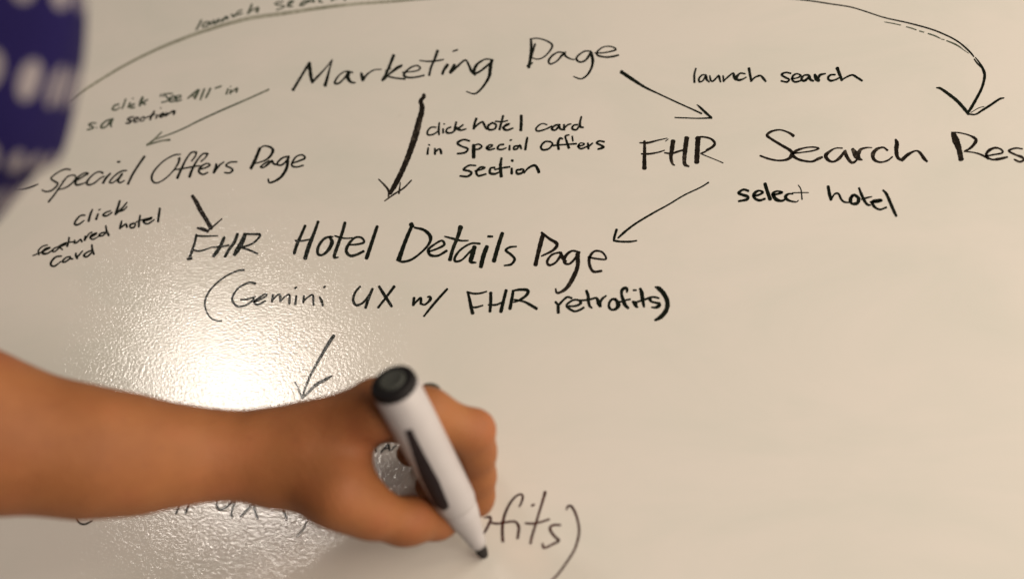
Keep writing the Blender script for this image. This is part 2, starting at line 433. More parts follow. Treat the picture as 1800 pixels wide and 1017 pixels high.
9: 1275,385,8 1300,420,12 1345,470,9
arrow_shaft|broken dry second line beside the curved arrow|g|1500,40,6
6: 330,-5,4 420,10,6 500,28,6
8: 560,45,6 620,62,8 665,78,7
8: 700,90,8 745,103,7
8: 790,117,9 860,140,9 918,168,6
5: 930,175,5 960,182,5
9: 985,192,7 1060,222,12 1120,255,10 1165,290,4
4: 1170,292,3 1215,325,3
handwritten_dash|short dash before "Special Offers Page"|k|0,225,6
12: 150,640,5 200,643,7 250,640,12 330,620,16 402,592,10
handwritten_word|word "Special" left of "Offers Page"|k|0,225,6
14: 742,440,14 690,435,14 610,470,12 540,530,14 580,565,18 612,590,16 560,650,16 490,672,14 445,655,14
15: 690,540,12 640,610,14 570,710,15 512,780,16
13: 660,570,10 720,510,12 790,500,12 795,540,14 740,600,14 680,635,12 610,652,10
14: 820,550,12 890,505,14 932,480,16 895,475,12 835,510,16 800,560,24 805,600,20 860,592,14 905,575,8
16: 1085,475,20 1050,462,14 1000,480,12 945,530,16 915,580,22 935,600,18 990,585,14 1060,530,12 1100,510,10
18: 1165,480,16 1118,530,22 1088,582,22
14: 1242,358,18 1265,357,16
14: 1335,448,14 1275,460,14 1205,510,14 1155,572,14 1190,577,12 1240,540,12 1290,480,14
18: 1290,490,16 1245,550,24 1265,577,16 1315,555,9
19: 1525,302,22 1470,380,20 1400,490,20 1350,592,20
handwritten_word|word "Offers" between "Special" and "Page"|k|250,225,6
15: 405,278,12 330,290,12 220,355,12 130,450,16 100,520,20 120,570,18 170,577,12 250,530,12 330,450,12 382,370,18 393,318,24
20: 570,255,16 520,260,14 465,330,16 415,430,22 370,530,24
14: 572,255,20 560,300,14 522,350,12
12: 340,440,12 420,430,12 500,415,14 610,398,10
20: 690,270,16 640,275,14 582,340,16 532,430,22 500,515,26
14: 692,270,20 670,310,12 620,355,12
16: 600,440,12 670,420,14 717,390,16 680,375,12 620,410,20 598,460,20 640,490,16 692,470,14
20: 782,380,18 775,430,28 755,472,24
13: 765,455,22 820,390,16 862,360,12
14: 1000,358,12 930,362,14 882,395,14 930,420,16 957,445,18 920,475,16 868,470,12
handwritten_word|word "Page" after "Special Offers"|k|250,225,6
28: 1242,215,28 1212,290,28 1182,360,32 1148,425,28
18: 1240,215,10 1290,190,12 1355,205,20 1380,240,28 1350,300,22 1290,345,14 1195,375,10
15: 1340,345,12 1285,380,14 1250,412,16 1285,415,14 1335,375,22 1370,345,20
20: 1372,350,24 1390,380,20 1420,388,12
16: 1550,300,16 1490,312,16 1440,350,18 1425,385,18 1470,392,16 1520,350,18 1548,310,20
24: 1538,335,26 1525,420,28 1480,500,26 1420,550,22 1345,577,16 1330,540,14
15: 1590,370,12 1650,350,16 1718,318,18 1690,285,14 1630,300,14 1592,350,18 1580,398,18 1630,412,14 1700,395,14
arrow|short thick arrow pointing at the left "FHR"|d|320,370,4.5
32: 82,-115,22 112,-70,30 145,-5,32 185,60,30 215,110,30 232,142,28
20: 122,138,12 165,148,26 205,165,22
13: 205,160,14 260,115,11 316,66,7
handwritten_word|small word "click" above "featured"|k|30,340,6
16: 718,230,14 670,235,14 622,285,18 610,325,20 650,327,16 710,285,10
18: 797,168,12 775,220,20 755,292,22
18: 857,215,16 835,272,22
11: 862,176,12 880,167,10
16: 988,182,12 940,200,14 908,228,20 945,237,16 1005,200,12
20: 1085,78,18 1065,145,22 1040,220,24
14: 1045,212,22 1110,155,16 1160,95,12
18: 1080,185,24 1125,175,16 1162,138,8
handwritten_word|small word "featured" beside "hotel"|k|30,340,6
12: 322,545,12 275,555,10 228,600,14 232,648,12
11: 168,655,9 230,632,12 300,600,10
14: 262,612,12 330,585,12 352,570,12 300,582,16 270,630,24 320,632,16 372,600,12
15: 445,560,12 400,575,12 372,605,18 400,612,14 450,570,14 458,575,16 480,592,12
12: 470,545,12 520,535,12 440,570,12
17: 550,465,16 545,510,18 528,560,18
12: 430,565,12 500,525,12 595,510,12
16: 610,495,16 605,522,20 640,512,14 670,485,16 685,508,18
16: 722,450,14 714,492,22
12: 720,485,14 760,425,12 792,410,14
15: 770,462,12 820,438,16 842,418,14 800,430,14 772,465,20 802,484,14 855,458,10
16: 930,410,14 885,420,14 865,445,18 910,442,14 945,405,14
18: 938,340,14 945,390,18 968,442,22
handwritten_word|small word "hotel" right of "featured"|k|30,340,6
17: 1105,290,14 1095,330,20 1085,370,18
16: 1090,365,14 1130,335,16 1152,322,16 1160,357,20
16: 1232,315,16 1195,330,18 1198,360,18 1235,357,16 1248,325,16 1225,312,12
17: 1300,230,14 1290,290,18 1285,352,20
11: 1240,318,8 1290,288,12 1425,252,11
16: 1330,292,14 1390,277,16 1422,262,14 1360,272,16 1335,300,20 1380,320,16 1448,278,12
20: 1508,158,18 1498,220,22 1488,297,20
handwritten_word|small word "card" below "featured"|k|30,340,6
17: 470,660,14 410,670,16 362,720,20 362,758,20 400,765,16 462,718,10
16: 562,665,12 520,675,14 478,718,18 510,722,14 560,685,16
16: 562,670,16 572,690,16 590,688,12
18: 622,628,14 622,660,20 637,687,18
13: 635,672,16 692,608,12
16: 790,600,14 740,620,14 705,655,20 740,667,16 792,620,14
18: 790,540,14 795,590,20 812,642,18
handwritten_word|word "FHR" at the left of "Hotel Details Page"|k|320,370,4.5
16: 115,192,18 100,260,16 80,320,18 60,380,20
10: 115,200,14 180,203,12 285,200,6
11: 80,312,12 140,320,12 190,307,10 235,290,6
16: 45,384,18 75,378,18
22: 335,212,20 310,270,24 280,322,26 250,360,26
20: 440,185,20 415,250,22 372,310,20 340,366,20
11: 240,290,8 300,287,12 370,275,12
30: 500,190,26 470,260,36 440,310,36 415,350,24
14: 490,185,14 560,187,14 617,190,16 600,225,14 550,265,12 470,292,12
13: 480,295,14 540,315,12 598,342,12
handwritten_word|word "Hotel" before "Details Page"|k|320,370,4.5
19: 975,120,18 945,190,20 910,270,22 888,340,22
24: 1078,88,18 1045,180,22 1005,280,30 975,378,28
11: 895,238,12 950,240,12 1015,228,10
17: 1195,208,8 1165,208,14 1120,228,18 1080,285,20 1075,340,20 1110,352,16 1160,310,24 1187,250,28 1168,208,16
22: 1290,95,22 1270,170,22 1235,270,24 1205,365,22 1237,370,7
10: 1210,200,10 1260,216,11 1310,220,9 1350,216,8
16: 1320,272,10 1390,267,14 1441,250,16 1420,215,14 1370,215,14 1320,265,20 1300,320,22 1330,357,20 1380,350,18 1437,322,18
24: 1545,125,22 1520,200,24 1490,290,26 1460,378,28
handwritten_bracket|opening bracket before "Gemini"|k|320,370,4.5
11: 490,470,14 430,480,11 330,530,10 230,620,12 187,700,13 185,770,12 220,840,10 270,870,9 315,872,7
handwritten_word|word "Gemini" in the bracketed line|k|320,370,4.5
13: 580,577,16 530,570,13 450,610,12 405,670,14 400,715,16 440,757,14 500,750,12 550,720,12 570,690,10
9: 465,705,10 520,700,12 580,680,8
13: 570,722,14 620,702,12 670,672,12 660,658,10 610,690,14 570,722,16 600,743,14 660,715,10
13: 720,665,14 712,722,14
11: 715,712,10 750,672,10 775,665,14 780,718,15
12: 785,710,10 820,677,10 850,668,14 850,738,15
13: 905,675,12 897,740,15
12: 895,615,14 906,607,12
13: 965,675,12 960,727,14
11: 962,717,10 1000,682,10 1035,670,14 1041,747,13
14: 1090,685,14 1105,715,18 1115,752,14
11: 1123,609,12 1133,599,10
handwritten_word|word "UX" in the bracketed line|k|320,370,4.5
16: 1410,600,14 1370,650,15 1355,710,17 1380,748,17 1430,730,14 1480,670,14 1508,618,16
19: 1508,618,16 1475,700,20 1453,768,19
19: 1560,600,16 1600,665,22 1660,758,18
17: 1680,600,20 1620,680,17 1552,768,15
handwritten_word|abbreviation "w/" before the second "FHR"|k|690,370,4.5
16: 172,690,20 165,748,18
16: 165,745,14 200,710,14 225,690,16 225,738,18
14: 228,738,14 255,744,13 285,722,16 302,698,22 296,680,16 278,684,9
15: 434,620,16 370,690,17 310,760,17 250,835,12
handwritten_word|word "Details" between "Hotel" and "Page"|k|690,370,4.5
36: 148,108,34 158,125,30
26: 155,120,22 120,200,26 85,290,28 52,385,36
20: 175,135,12 250,155,20 300,205,26 290,262,18 230,330,14 150,388,16 80,405,16 35,390,12
15: 290,325,12 360,300,14 410,270,18 390,238,14 330,270,14 285,310,20 300,352,20 360,357,15 430,318,18
26: 540,130,34 520,200,26 480,300,24 455,390,26
11: 412,205,8 470,220,15 540,238,13 600,238,8
16: 692,262,14 620,262,13 540,310,14 495,370,18 500,402,17 550,390,13 610,330,14 650,290,14
30: 650,288,30 630,360,34 620,405,26 662,412,8
30: 748,285,30 720,360,32 700,445,30
14: 757,205,16 792,206,14
28: 870,180,26 840,270,28 803,400,30
14: 980,285,10 930,290,14 898,315,18 940,350,17 967,385,18 940,425,16 885,435,10
handwritten_word|word "Page" after "Hotel Details"|d|690,370,4.5
30: 1190,195,30 1170,270,32 1150,350,28 1132,430,30
17: 1180,175,16 1240,222,18 1302,265,24 1270,315,18 1180,360,10
14: 1325,330,12 1262,350,14 1225,400,18 1240,432,17 1290,412,14 1330,360,20
20: 1330,335,24 1350,380,22 1375,402,12
16: 1482,330,12 1420,320,14 1370,360,22 1360,410,18 1400,422,14 1450,375,18 1478,335,14
28: 1465,345,32 1465,440,28 1430,530,32 1380,610,26 1320,650,16 1297,645,14 1292,618,9
13: 1550,368,12 1620,382,12 1690,383,12 1660,330,12 1600,322,14 1560,370,20 1560,430,20 1590,482,18 1655,478,16
handwritten_word|word "FHR" before "retrofits"|k|690,370,4.5
19: 598,650,14 610,700,20 622,760,24 635,812,24
13: 592,645,14 640,656,14 690,655,13 745,640,10
12: 620,762,12 660,765,14 715,750,10
20: 778,650,22 778,720,22 772,798,20
22: 900,630,22 880,710,22 858,800,26
12: 760,745,10 820,745,14 880,720,12
20: 955,640,18 945,700,22 930,777,24
15: 950,635,12 1010,625,18 1072,632,22 1058,672,20 1000,710,14 960,725,10
16: 965,705,12 1040,720,14 1090,745,20 1142,776,20
handwritten_word|word "retrofits" ending the sharp bracketed line|k|960,480,12.857
50: 215,650,42 270,720,54 275,820,64 280,890,62
44: 290,720,50 380,620,42 480,540,42 582,565,38
40: 520,745,36 640,745,40 760,705,50 785,655,60 730,608,38 620,608,38 500,680,42 468,740,48 540,812,46 650,862,42 760,832,42 852,778,46
52: 912,395,54 950,500,60 960,620,64 985,740,50 1040,785,28
38: 760,612,36 880,610,36 1000,590,38 1130,560,42 1180,600,40
72: 1165,600,60 1200,680,96 1228,750,66
48: 1210,690,60 1270,580,46 1358,512,34
44: 1580,590,46 1500,588,48 1435,660,46 1425,760,50 1480,822,46 1570,812,54 1630,740,92 1615,650,80 1555,588,46
36: 1615,650,38 1720,640,38 1810,608,36 1902,590,34
54: 1830,430,36 1830,350,56 1770,340,70 1712,400,60 1712,500,56 1750,620,74 1790,720,74 1860,790,44
56: 1958,640,44 2010,680,88 2040,750,64 2080,770,20
36: 1978,385,38 2038,384,36
66: 2128,350,52 2160,430,74 2180,560,80 2200,680,62 2218,765,34
38: 2060,650,40 2150,620,40 2250,590,42 2350,550,40 2450,540,40 2552,566,34
50: 2350,590,74 2380,640,44 2470,665,44 2568,688,56 2550,740,78 2480,775,52 2388,770,26
handwritten_bracket|thick closing bracket after the sharp "retrofits"|k|1060,480,12.857
84: 1180,312,24 1255,340,84 1350,430,92 1430,560,92 1462,690,92 1435,830,92 1350,950,92 1262,1020,78 1180,1062,40
arrow|arrow pointing down at the glare above the wrist|k|480,570,7.5
32: 805,145,36 740,240,40 650,390,34 570,530,32 500,660,28 440,800,26 385,960,20
18: 290,760,22 340,850,14 380,970,20
32: 780,675,14 700,720,36 560,800,36 480,880,28 385,975,18
handwritten_word|reddish end "ofits" of the word beside the marker tip|b|820,840,7.5
22: 235,522,8 300,508,30 322,540,28 290,620,28 240,710,22 198,757,10
24: 310,580,22 400,597,24 480,587,24 580,570,24 650,575,26 690,630,30 690,700,30 675,790,28
26: 698,375,14 730,310,22 745,240,24 718,210,22 650,240,22 570,340,26 510,470,30 480,600,32 475,720,32 482,832,32
24: 863,362,26 892,345,24
25: 1040,180,34 1010,290,28 960,450,24 910,620,24 870,750,26 845,857,24
23: 782,592,24 870,597,24 960,582,22 1092,540,22
25: 1238,615,24 1160,615,24 1108,640,26 1110,690,30 1160,760,28 1217,820,32 1150,862,24 1060,907,22 1018,912,26 1005,858,18
handwritten_bracket|thin reddish closing bracket at the bottom edge|b|820,840,7.5
23: 1320,412,16 1340,370,22 1380,365,26 1430,440,26 1470,560,24 1487,680,24 1472,800,24 1430,930,22 1380,1020,22 1300,1140,22 1210,1262,22 1120,1350,20 1050,1420,16
handwritten_bracket|bit of a bracket showing under the forearm|k|100,820,3.6
7: 115,260,6 118,310,7 130,338,8 150,358,9 180,362,9 225,342,5
handwritten_word|bottom ends of "ni" showing under the wrist|k|100,820,3.6
8: 800,200,11 775,250,12 755,293,11
11: 850,190,12 835,240,11 815,293,12
handwritten_word|lower half of "UX" showing under the wrist|k|100,820,3.6
11: 1025,150,11 1012,200,12 1015,250,12 1040,270,13 1090,240,12 1140,185,11
11: 1150,160,11 1125,225,13 1105,290,11 1110,320,12
11: 1290,170,11 1245,225,12 1200,275,12 1163,314,11
11: 1215,165,11 1240,225,13 1255,280,13 1272,327,12
handwritten_word|last bits of "w/" showing under the hand|k|100,820,3.6
11: 1430,270,11 1450,312,13 1456,332,11
7: 1600,310,6 1580,355,6 1560,392,7 1520,440,6
handwritten_word|scribbled letters in the gap between thumb and palm|k|600,620,5.625
11: 350,900,10 340,945,12 345,978,9
8: 305,942,7 375,912,7
13: 395,978,12 430,938,14 465,905,16 478,962,14
9: 430,950,8 478,935,8
11: 500,960,10 520,930,10 545,915,9
"""
def catmull(pts, step=1.6):
    out = []
    n = len(pts)
    if n < 2: return pts
    for i in range(n-1):
        p1, p2 = pts[i], pts[i+1]
        p0 = pts[i-1] if i > 0 else tuple(2*a-b for a, b in zip(p1, p2))
        p3 = pts[i+2] if i < n-2 else tuple(2*b-a for a, b in zip(p1, p2))
        L = math.hypot(p2[0]-p1[0], p2[1]-p1[1]); m = max(2, int(L/step))
        for k in range(m):
            t = k/m
            out.append(tuple(0.5*((2*b)+(-a+c)*t+(2*a-5*b+4*c-d)*t*t+(-a+3*b-3*c+d)*t**3) for a, b, c, d in zip(p0, p1, p2, p3)))
    out.append(pts[-1]); return out
LAYER = [0]
def stroke_mesh(pts, verts, faces):
    """a film of ink along the stroke: top face with thin bevelled sides, laid on the board"""
    LAYER[0] += 1
    y = -0.00005 - LAYER[0]*2.5e-7
    c = catmull(pts)
    # round the ends, wobble the edge a little as felt on enamel does
    P2 = [on_board(p[0], p[1]) for p in c]
    ph = [random.uniform(0, 6.28) for _ in range(4)]
    s = 0.0; rows = []
    for i, (x, z) in enumerate(P2):
        j0, j1 = max(0, i-1), min(len(P2)-1, i+1)
        tx, tz = P2[j1][0]-P2[j0][0], P2[j1][1]-P2[j0][1]; L = math.hypot(tx, tz) or 1e-9
        # half width measured across the stroke, in the photo's pixels there
        a = (c[j1][0]-c[j0][0], c[j1][1]-c[j0][1]); La = math.hypot(*a) or 1e-9
        nx, ny = -a[1]/La, a[0]/La
        w = max(0.5, c[i][2])*0.51+0.33
        w *= 1 + 0.05*math.sin(s*0.55+ph[0]) + 0.05*math.sin(s*1.3+ph[1])
        l = on_board(c[i][0]+nx*w, c[i][1]+ny*w); r = on_board(c[i][0]-nx*w, c[i][1]-ny*w)
        s += La/2
        rows.append((l, r, (x, z), a, La, w))
    def cap(row, sign):
        res = []
        i = 0 if sign < 0 else -1
        p = c[i]; a, La, w = rows[i][3], rows[i][4], rows[i][5]
        tx, ty = a[0]/La*sign, a[1]/La*sign; nx, ny = -a[1]/La, a[0]/La
        for k in range(1, 4):
            th = math.pi/2*k/4*1.0
            res.append((w*math.cos(th), w*math.sin(th)*0.75, tx, ty, nx, ny, p))
        return res
    seq = []
    for (hw, fw, tx, ty, nx, ny, p) in reversed(cap(rows, -1)):
        q = (p[0]+tx*fw, p[1]+ty*fw)
        seq.append((on_board(q[0]+nx*hw, q[1]+ny*hw), on_board(q[0]-nx*hw, q[1]-ny*hw)))
    seq += [(r[0], r[1]) for r in rows]
    for (hw, fw, tx, ty, nx, ny, p) in cap(rows, 1):
        q = (p[0]+tx*fw, p[1]+ty*fw)
        seq.append((on_board(q[0]+nx*hw, q[1]+ny*hw), on_board(q[0]-nx*hw, q[1]-ny*hw)))
    b0 = len(verts)
    for l, r in seq:
        verts.append((l[0], y, l[1])); verts.append((r[0], y, r[1]))
    for i in range(len(seq)-1):
        k = b0+2*i
        faces.append((k, k+1, k+3, k+2))
def build_text():
    cur = None; items = []
    for line in TEXT.strip().splitlines():
        if '|' in line:
            nm, lab, ink, org = line.split('|'); ox, oy, sc = (float(t) for t in org.split(','))
            cur = (nm, lab, ink, ox, oy, sc, []); items.append(cur)
        elif line.strip():
            w, rest = line.split(':'); w = float(w); pts = []
            for tok in rest.split():
                v = [float(t) for t in tok.split(',')]
                ww = v[2] if len(v) > 2 else w
                pts.append((cur[3]+v[0]/cur[5], cur[4]+v[1]/cur[5], ww/cur[5]))
            cur[6].append(pts)
    for nm, lab, ink, ox, oy, sc, strokes in items:
        V, F = [], []
        for pts in strokes: stroke_mesh(pts, V, F)
        o = mesh_obj(nm, V, F, INK[ink], board); o['label'] = lab
build_text()
# ------------------------------------------------------------------ person: forearm, hand and sleeve
def skin_material():
    m, nt, b = new_mat('skin')
    tc = N(nt, 'ShaderNodeTexCoord')
    n = N(nt, 'ShaderNodeTexNoise', Scale=22.0, Detail=4.0, Roughness=0.6); nt.links.new(tc.outputs['Object'], n.inputs['Vector'])
    cr = nt.nodes.new('ShaderNodeValToRGB'); e = cr.color_ramp.elements
    e[0].position = 0.32; e[0].color = (0.225, 0.080, 0.027, 1); e[1].position = 0.70; e[1].color = (0.315, 0.126, 0.045, 1)
    nt.links.new(n.outputs['Fac'], cr.inputs[0])
    # ruddier patches over knuckles and pads, and small freckles
    nb = N(nt, 'ShaderNodeTexNoise', Scale=38.0, Detail=2.0); nt.links.new(tc.outputs['Object'], nb.inputs['Vector'])
    r1 = N(nt, 'ShaderNodeMapRange'); r1.inputs[1].default_value = .5; r1.inputs[2].default_value = .75; r1.inputs[4].default_value = .28; nt.links.new(nb.outputs['Fac'], r1.inputs[0])
    m1 = N(nt, 'ShaderNodeMixRGB'); m1.inputs[2].default_value = (0.33, 0.09, 0.045, 1); nt.links.new(r1.outputs[0], m1.inputs[0]); nt.links.new(cr.outputs[0], m1.inputs[1])
    vf = N(nt, 'ShaderNodeTexVoronoi', Scale=120.0); nt.links.new(tc.outputs['Object'], vf.inputs['Vector'])
    r2 = N(nt, 'ShaderNodeMapRange'); r2.inputs[1].default_value = .08; r2.inputs[2].default_value = .18; r2.inputs[3].default_value = .35; r2.inputs[4].default_value = 0; nt.links.new(vf.outputs['Distance'], r2.inputs[0])
    m2 = N(nt, 'ShaderNodeMixRGB'); m2.inputs[2].default_value = (0.22, 0.08, 0.035, 1); nt.links.new(r2.outputs[0], m2.inputs[0]); nt.links.new(m1.outputs[0], m2.inputs[1])
    nt.links.new(m2.outputs[0], b.inputs['Base Color'])
    b.inputs['Roughness'].default_value = 0.62; b.inputs['Specular IOR Level'].default_value = 0.3
    b.inputs['Subsurface Weight'].default_value = 0.12
    b.inputs['Subsurface Radius'].default_value = (1.0, 0.35, 0.15); b.inputs['Subsurface Scale'].default_value = 0.006
    v = N(nt, 'ShaderNodeTexVoronoi', Scale=900.0); nt.links.new(tc.outputs['Object'], v.inputs['Vector'])
    n2 = N(nt, 'ShaderNodeTexNoise', Scale=140.0, Detail=4.0); nt.links.new(tc.outputs['Object'], n2.inputs['Vector'])
    ad = N(nt, 'ShaderNodeMath', operation='ADD'); nt.links.new(v.outputs['Distance'], ad.inputs[0]); nt.links.new(n2.outputs['Fac'], ad.inputs[1])
    bp = N(nt, 'ShaderNodeBump', Strength=0.6, Distance=0.0003); nt.links.new(ad.outputs[0], bp.inputs['Height']); nt.links.new(bp.outputs[0], b.inputs['Normal'])
    return m
SKIN = skin_material()
NAIL = simple_mat('fingernail', (0.62, 0.36, 0.25), 0.25, 0.05, 90)
VOX = 0.0016
LO = np.array([-0.315, -0.135, -0.60]); HI = np.array([0.005, 0.175, -0.165])
NG = np.ceil((HI-LO)/VOX).astype(int)+1
AX = [LO[i]+VOX*np.arange(NG[i]) for i in range(3)]
def field(): return np.full(tuple(NG), 1.0, np.float32)
def put(D, a, b, ra, rb, k):
    """smoothly add a tapered limb segment to field D"""
    a = np.array(a, float); b = np.array(b, float); m = max(ra, rb)+k+0.012
    lo = np.minimum(a, b)-m; hi = np.maximum(a, b)+m
    s = [slice(max(0, int((lo[i]-LO[i])/VOX)), max(0, min(NG[i], int((hi[i]-LO[i])/VOX)+2))) for i in range(3)]
    X = AX[0][s[0]][:, None, None]; Y = AX[1][s[1]][None, :, None]; Z = AX[2][s[2]][None, None, :]
    ba = b-a; L2 = float(ba@ba) or 1e-12
    h = np.clip(((X-a[0])*ba[0]+(Y-a[1])*ba[1]+(Z-a[2])*ba[2])/L2, 0, 1)
    d = np.sqrt((X-a[0]-h*ba[0])**2+(Y-a[1]-h*ba[1])**2+(Z-a[2]-h*ba[2])**2)-(ra+(rb-ra)*h)
    cur = D[s[0], s[1], s[2]]
    D[s[0], s[1], s[2]] = smin(cur, d, k)
def smin(a, b, k):
    h = np.maximum(k-np.abs(a-b), 0)/k
    return np.minimum(a, b)-h*h*k*0.25
def deeper(d): return d+0.025*min(1, max(0, (0.56-d)/0.1))
def PD(x, y, d): return P(x, y, deeper(d))
def chain(D, pts, k):
    for (p, q) in zip(pts[:-1], pts[1:]): put(D, PD(*p[:3]), PD(*q[:3]), p[3]/955, q[3]/955, k)
def surface(D):
    """surface nets: one vertex per crossed cell, one quad per crossed edge"""
    s = D < 0
    c = s[:-1, :-1, :-1].astype(np.int8)
    tot = sum(s[i:s.shape[0]-1+i, j:s.shape[1]-1+j, k:s.shape[2]-1+k].astype(np.int8) for i in (0, 1) for j in (0, 1) for k in (0, 1))
    act = (tot > 0) & (tot < 8)
    ci = np.argwhere(act); idx = np.full(act.shape, -1, np.int64); idx[tuple(ci.T)] = np.arange(len(ci))
    acc = np.zeros((len(ci), 3)); cnt = np.zeros(len(ci))
    corners = [(i, j, k) for i in (0, 1) for j in (0, 1) for k in (0, 1)]
    for a in corners:
        for ax in range(3):
            if a[ax]: continue
            b = list(a); b[ax] = 1
            va = D[ci[:, 0]+a[0], ci[:, 1]+a[1], ci[:, 2]+a[2]].astype(float); vb = D[ci[:, 0]+b[0], ci[:, 1]+b[1], ci[:, 2]+b[2]].astype(float)
            cr = (va < 0) != (vb < 0); t = np.where(cr, va/np.where(cr, va-vb, 1), 0)
            p = np.array(a, float)[None, :].repeat(len(ci), 0); p[:, ax] += t
            acc[cr] += p[cr]; cnt[cr] += 1
    V = LO+(ci+acc/cnt[:, None])*VOX
    Q = []
    for ax in range(3):
        o1, o2 = [(1, 2), (2, 0), (0, 1)][ax]
        sl0 = [slice(1, -1)]*3; sl0[ax] = slice(0, -1); sl1 = list(sl0); sl1[ax] = slice(1, None)
        A = s[tuple(sl0)]; B = s[tuple(sl1)]
        e = np.argwhere(A != B); base = e+1; base[:, ax] -= 1
        fl = A[tuple(e.T)]
        def cell(d1, d2):
            q = base.copy(); q[:, o1] -= d1; q[:, o2] -= d2
            return idx[tuple(q.T)]
        quad = np.stack([cell(1, 1), cell(0, 1), cell(0, 0), cell(1, 0)], 1)
        quad[~fl] = quad[~fl][:, ::-1]
        Q.append(quad)
    Q = np.concatenate(Q); Q = Q[(Q >= 0).all(1)]
    # a few rounds of neighbour smoothing
    for it in range(3):
        S = np.zeros_like(V); C = np.zeros(len(V))
        for i in range(4):
            a, b = Q[:, i], Q[:, (i+1) % 4]
            np.add.at(S, a, V[b]); np.add.at(C, a, 1); np.add.at(S, b, V[a]); np.add.at(C, b, 1)
        V = V*0.5+0.5*S/np.maximum(C, 1)[:, None]
    return V, Q

# arm: (photo x, photo y, metres from the lens, radius mm)
A = field()
ELB = (-400, 730, 0.405)
near = [(-400, 730, .405, 31), (-120, 742, .42, 29), (0, 770, .43, 24.0), (150, 794, .44, 21.2), (250, 800, .452, 18.6), (350, 799, .463, 14.8), (430, 800, .468, 13.2), (480, 806, .470, 14.0), (540, 800, .47, 15.0)]
far = [(-400, 720, .43, 31), (-120, 742, .445, 28), (0, 768, .452, 23), (150, 792, .465, 20.5), (250, 797, .478, 17.8), (350, 799, .488, 14.0), (430, 799, .494, 12.6), (480, 800, .498, 12.8)]
chain(A, near, .012); chain(A, far, .012)
# upper arm up into the sleeve
put(A, PD(-400, 730, .415), (-0.1800, 0.040, -0.315), .034, .033, .02)
put(A, (-0.1800, 0.040, -0.315), (-0.166, 0.130, -0.309), .033, .036, .02)
# palm: metacarpals from the wrist to each knuckle
put(A, PD(500, 790, .472), PD(655, 722, .458), .0140, .0112, .010)
put(A, PD(500, 790, .485), PD(642, 728, .482), .0135, .0108, .010)
put(A, PD(490, 800, .497), PD(628, 738, .505), .0120, .0100, .010)
put(A, PD(480, 805, .505), PD(605, 748, .522), .0110, .0090, .010)
# heel of the thumb, thenar pad and the web up to the index knuckle
put(A, PD(510, 832, .466), PD(600, 868, .455), .0120, .0120, .010)
put(A, PD(550, 800, .470), PD(592, 800, .470), .0140, .0105, .010)
put(A, PD(598, 850, .462), PD(610, 745, .465), .0080, .0080, .008)
put(A, PD(570, 815, .485), PD(596, 775, .500), .0100, .0090, .010)
# thumb
T = field()
chain(T, [(590, 866, .456, 11.8), (655, 901, .462, 8.9), (704, 917, .472, 8.4), (722, 914, .477, 8.7), (768, 909, .494, 8.4), (786, 907, .500, 6.6)], .004)
put(T, PD(640, 892, .46), PD(604, 862, .46), .0075, .0085, .010)
A = smin(A, T, np.float32(.008))
# fingers
FG = None
fingers = {
 'index': [(672, 714, .457, 10.4), (752, 724, .461, 8.9), (826, 760, .471, 8.3), (836, 792, .480, 7.6), (839, 836, .492, 6.9), (839, 872, .502, 6.6), (840, 884, .505, 5.6)],
 'middle': [(662, 726, .482, 10.6), (738, 727, .496, 8.9), (794, 776, .514, 8.4), (802, 832, .522, 7.8), (800, 868, .527, 7.0), (797, 884, .528, 6.0)],
 'ring': [(648, 734, .505, 10.2), (715, 738, .518, 8.8), (782, 765, .530, 8.6), (786, 812, .538, 7.2), (764, 851, .540, 5.8), (749, 854, .540, 5.0)],
 'little': [(628, 742, .524, 9.4), (685, 740, .536, 7.8), (742, 750, .548, 7.0), (746, 778, .551, 6.2), (726, 797, .551, 5.0), (715, 797, .551, 4.5)],
}
for nm, ch in fingers.items():
    f = field(); chain(f, ch, .004)
    FG = f if FG is None else smin(FG, f, np.float32(.0008))
A = smin(A, FG, np.float32(.007))
# knuckle of the index finger and faint tendon ridges on the thumb side of the wrist and hand
put(A, PD(838, 752, .4705), PD(836, 758, .4705), .0074, .0074, .003)
for t in ([(440, 768, .4575, 3.6), (540, 792, .4590, 3.8), (598, 846, .4500, 3.8)], [(455, 744, .4610, 3.4), (560, 726, .4590, 3.6), (640, 706, .4520, 3.8)]): chain(A, t, .005)
Vc, Q = surface(A)
del A, T, FG
Rn = np.array(R); Cw = np.array(CAMPOS)
Vw = Vc@Rn.T+Cw
base = c2w(P(440, 800, .48))
person = bpy.data.objects.new('person', None); COL.objects.link(person); person.location = base
person.empty_display_size = 0.05
tag(person, 'bare tan forearm and hand gripping the marker, navy polka dot sleeve at upper left', 'person')
body = mesh_obj('body', Vw-np.array(base), [tuple(int(i) for i in q) for q in Q], SKIN, person, True)

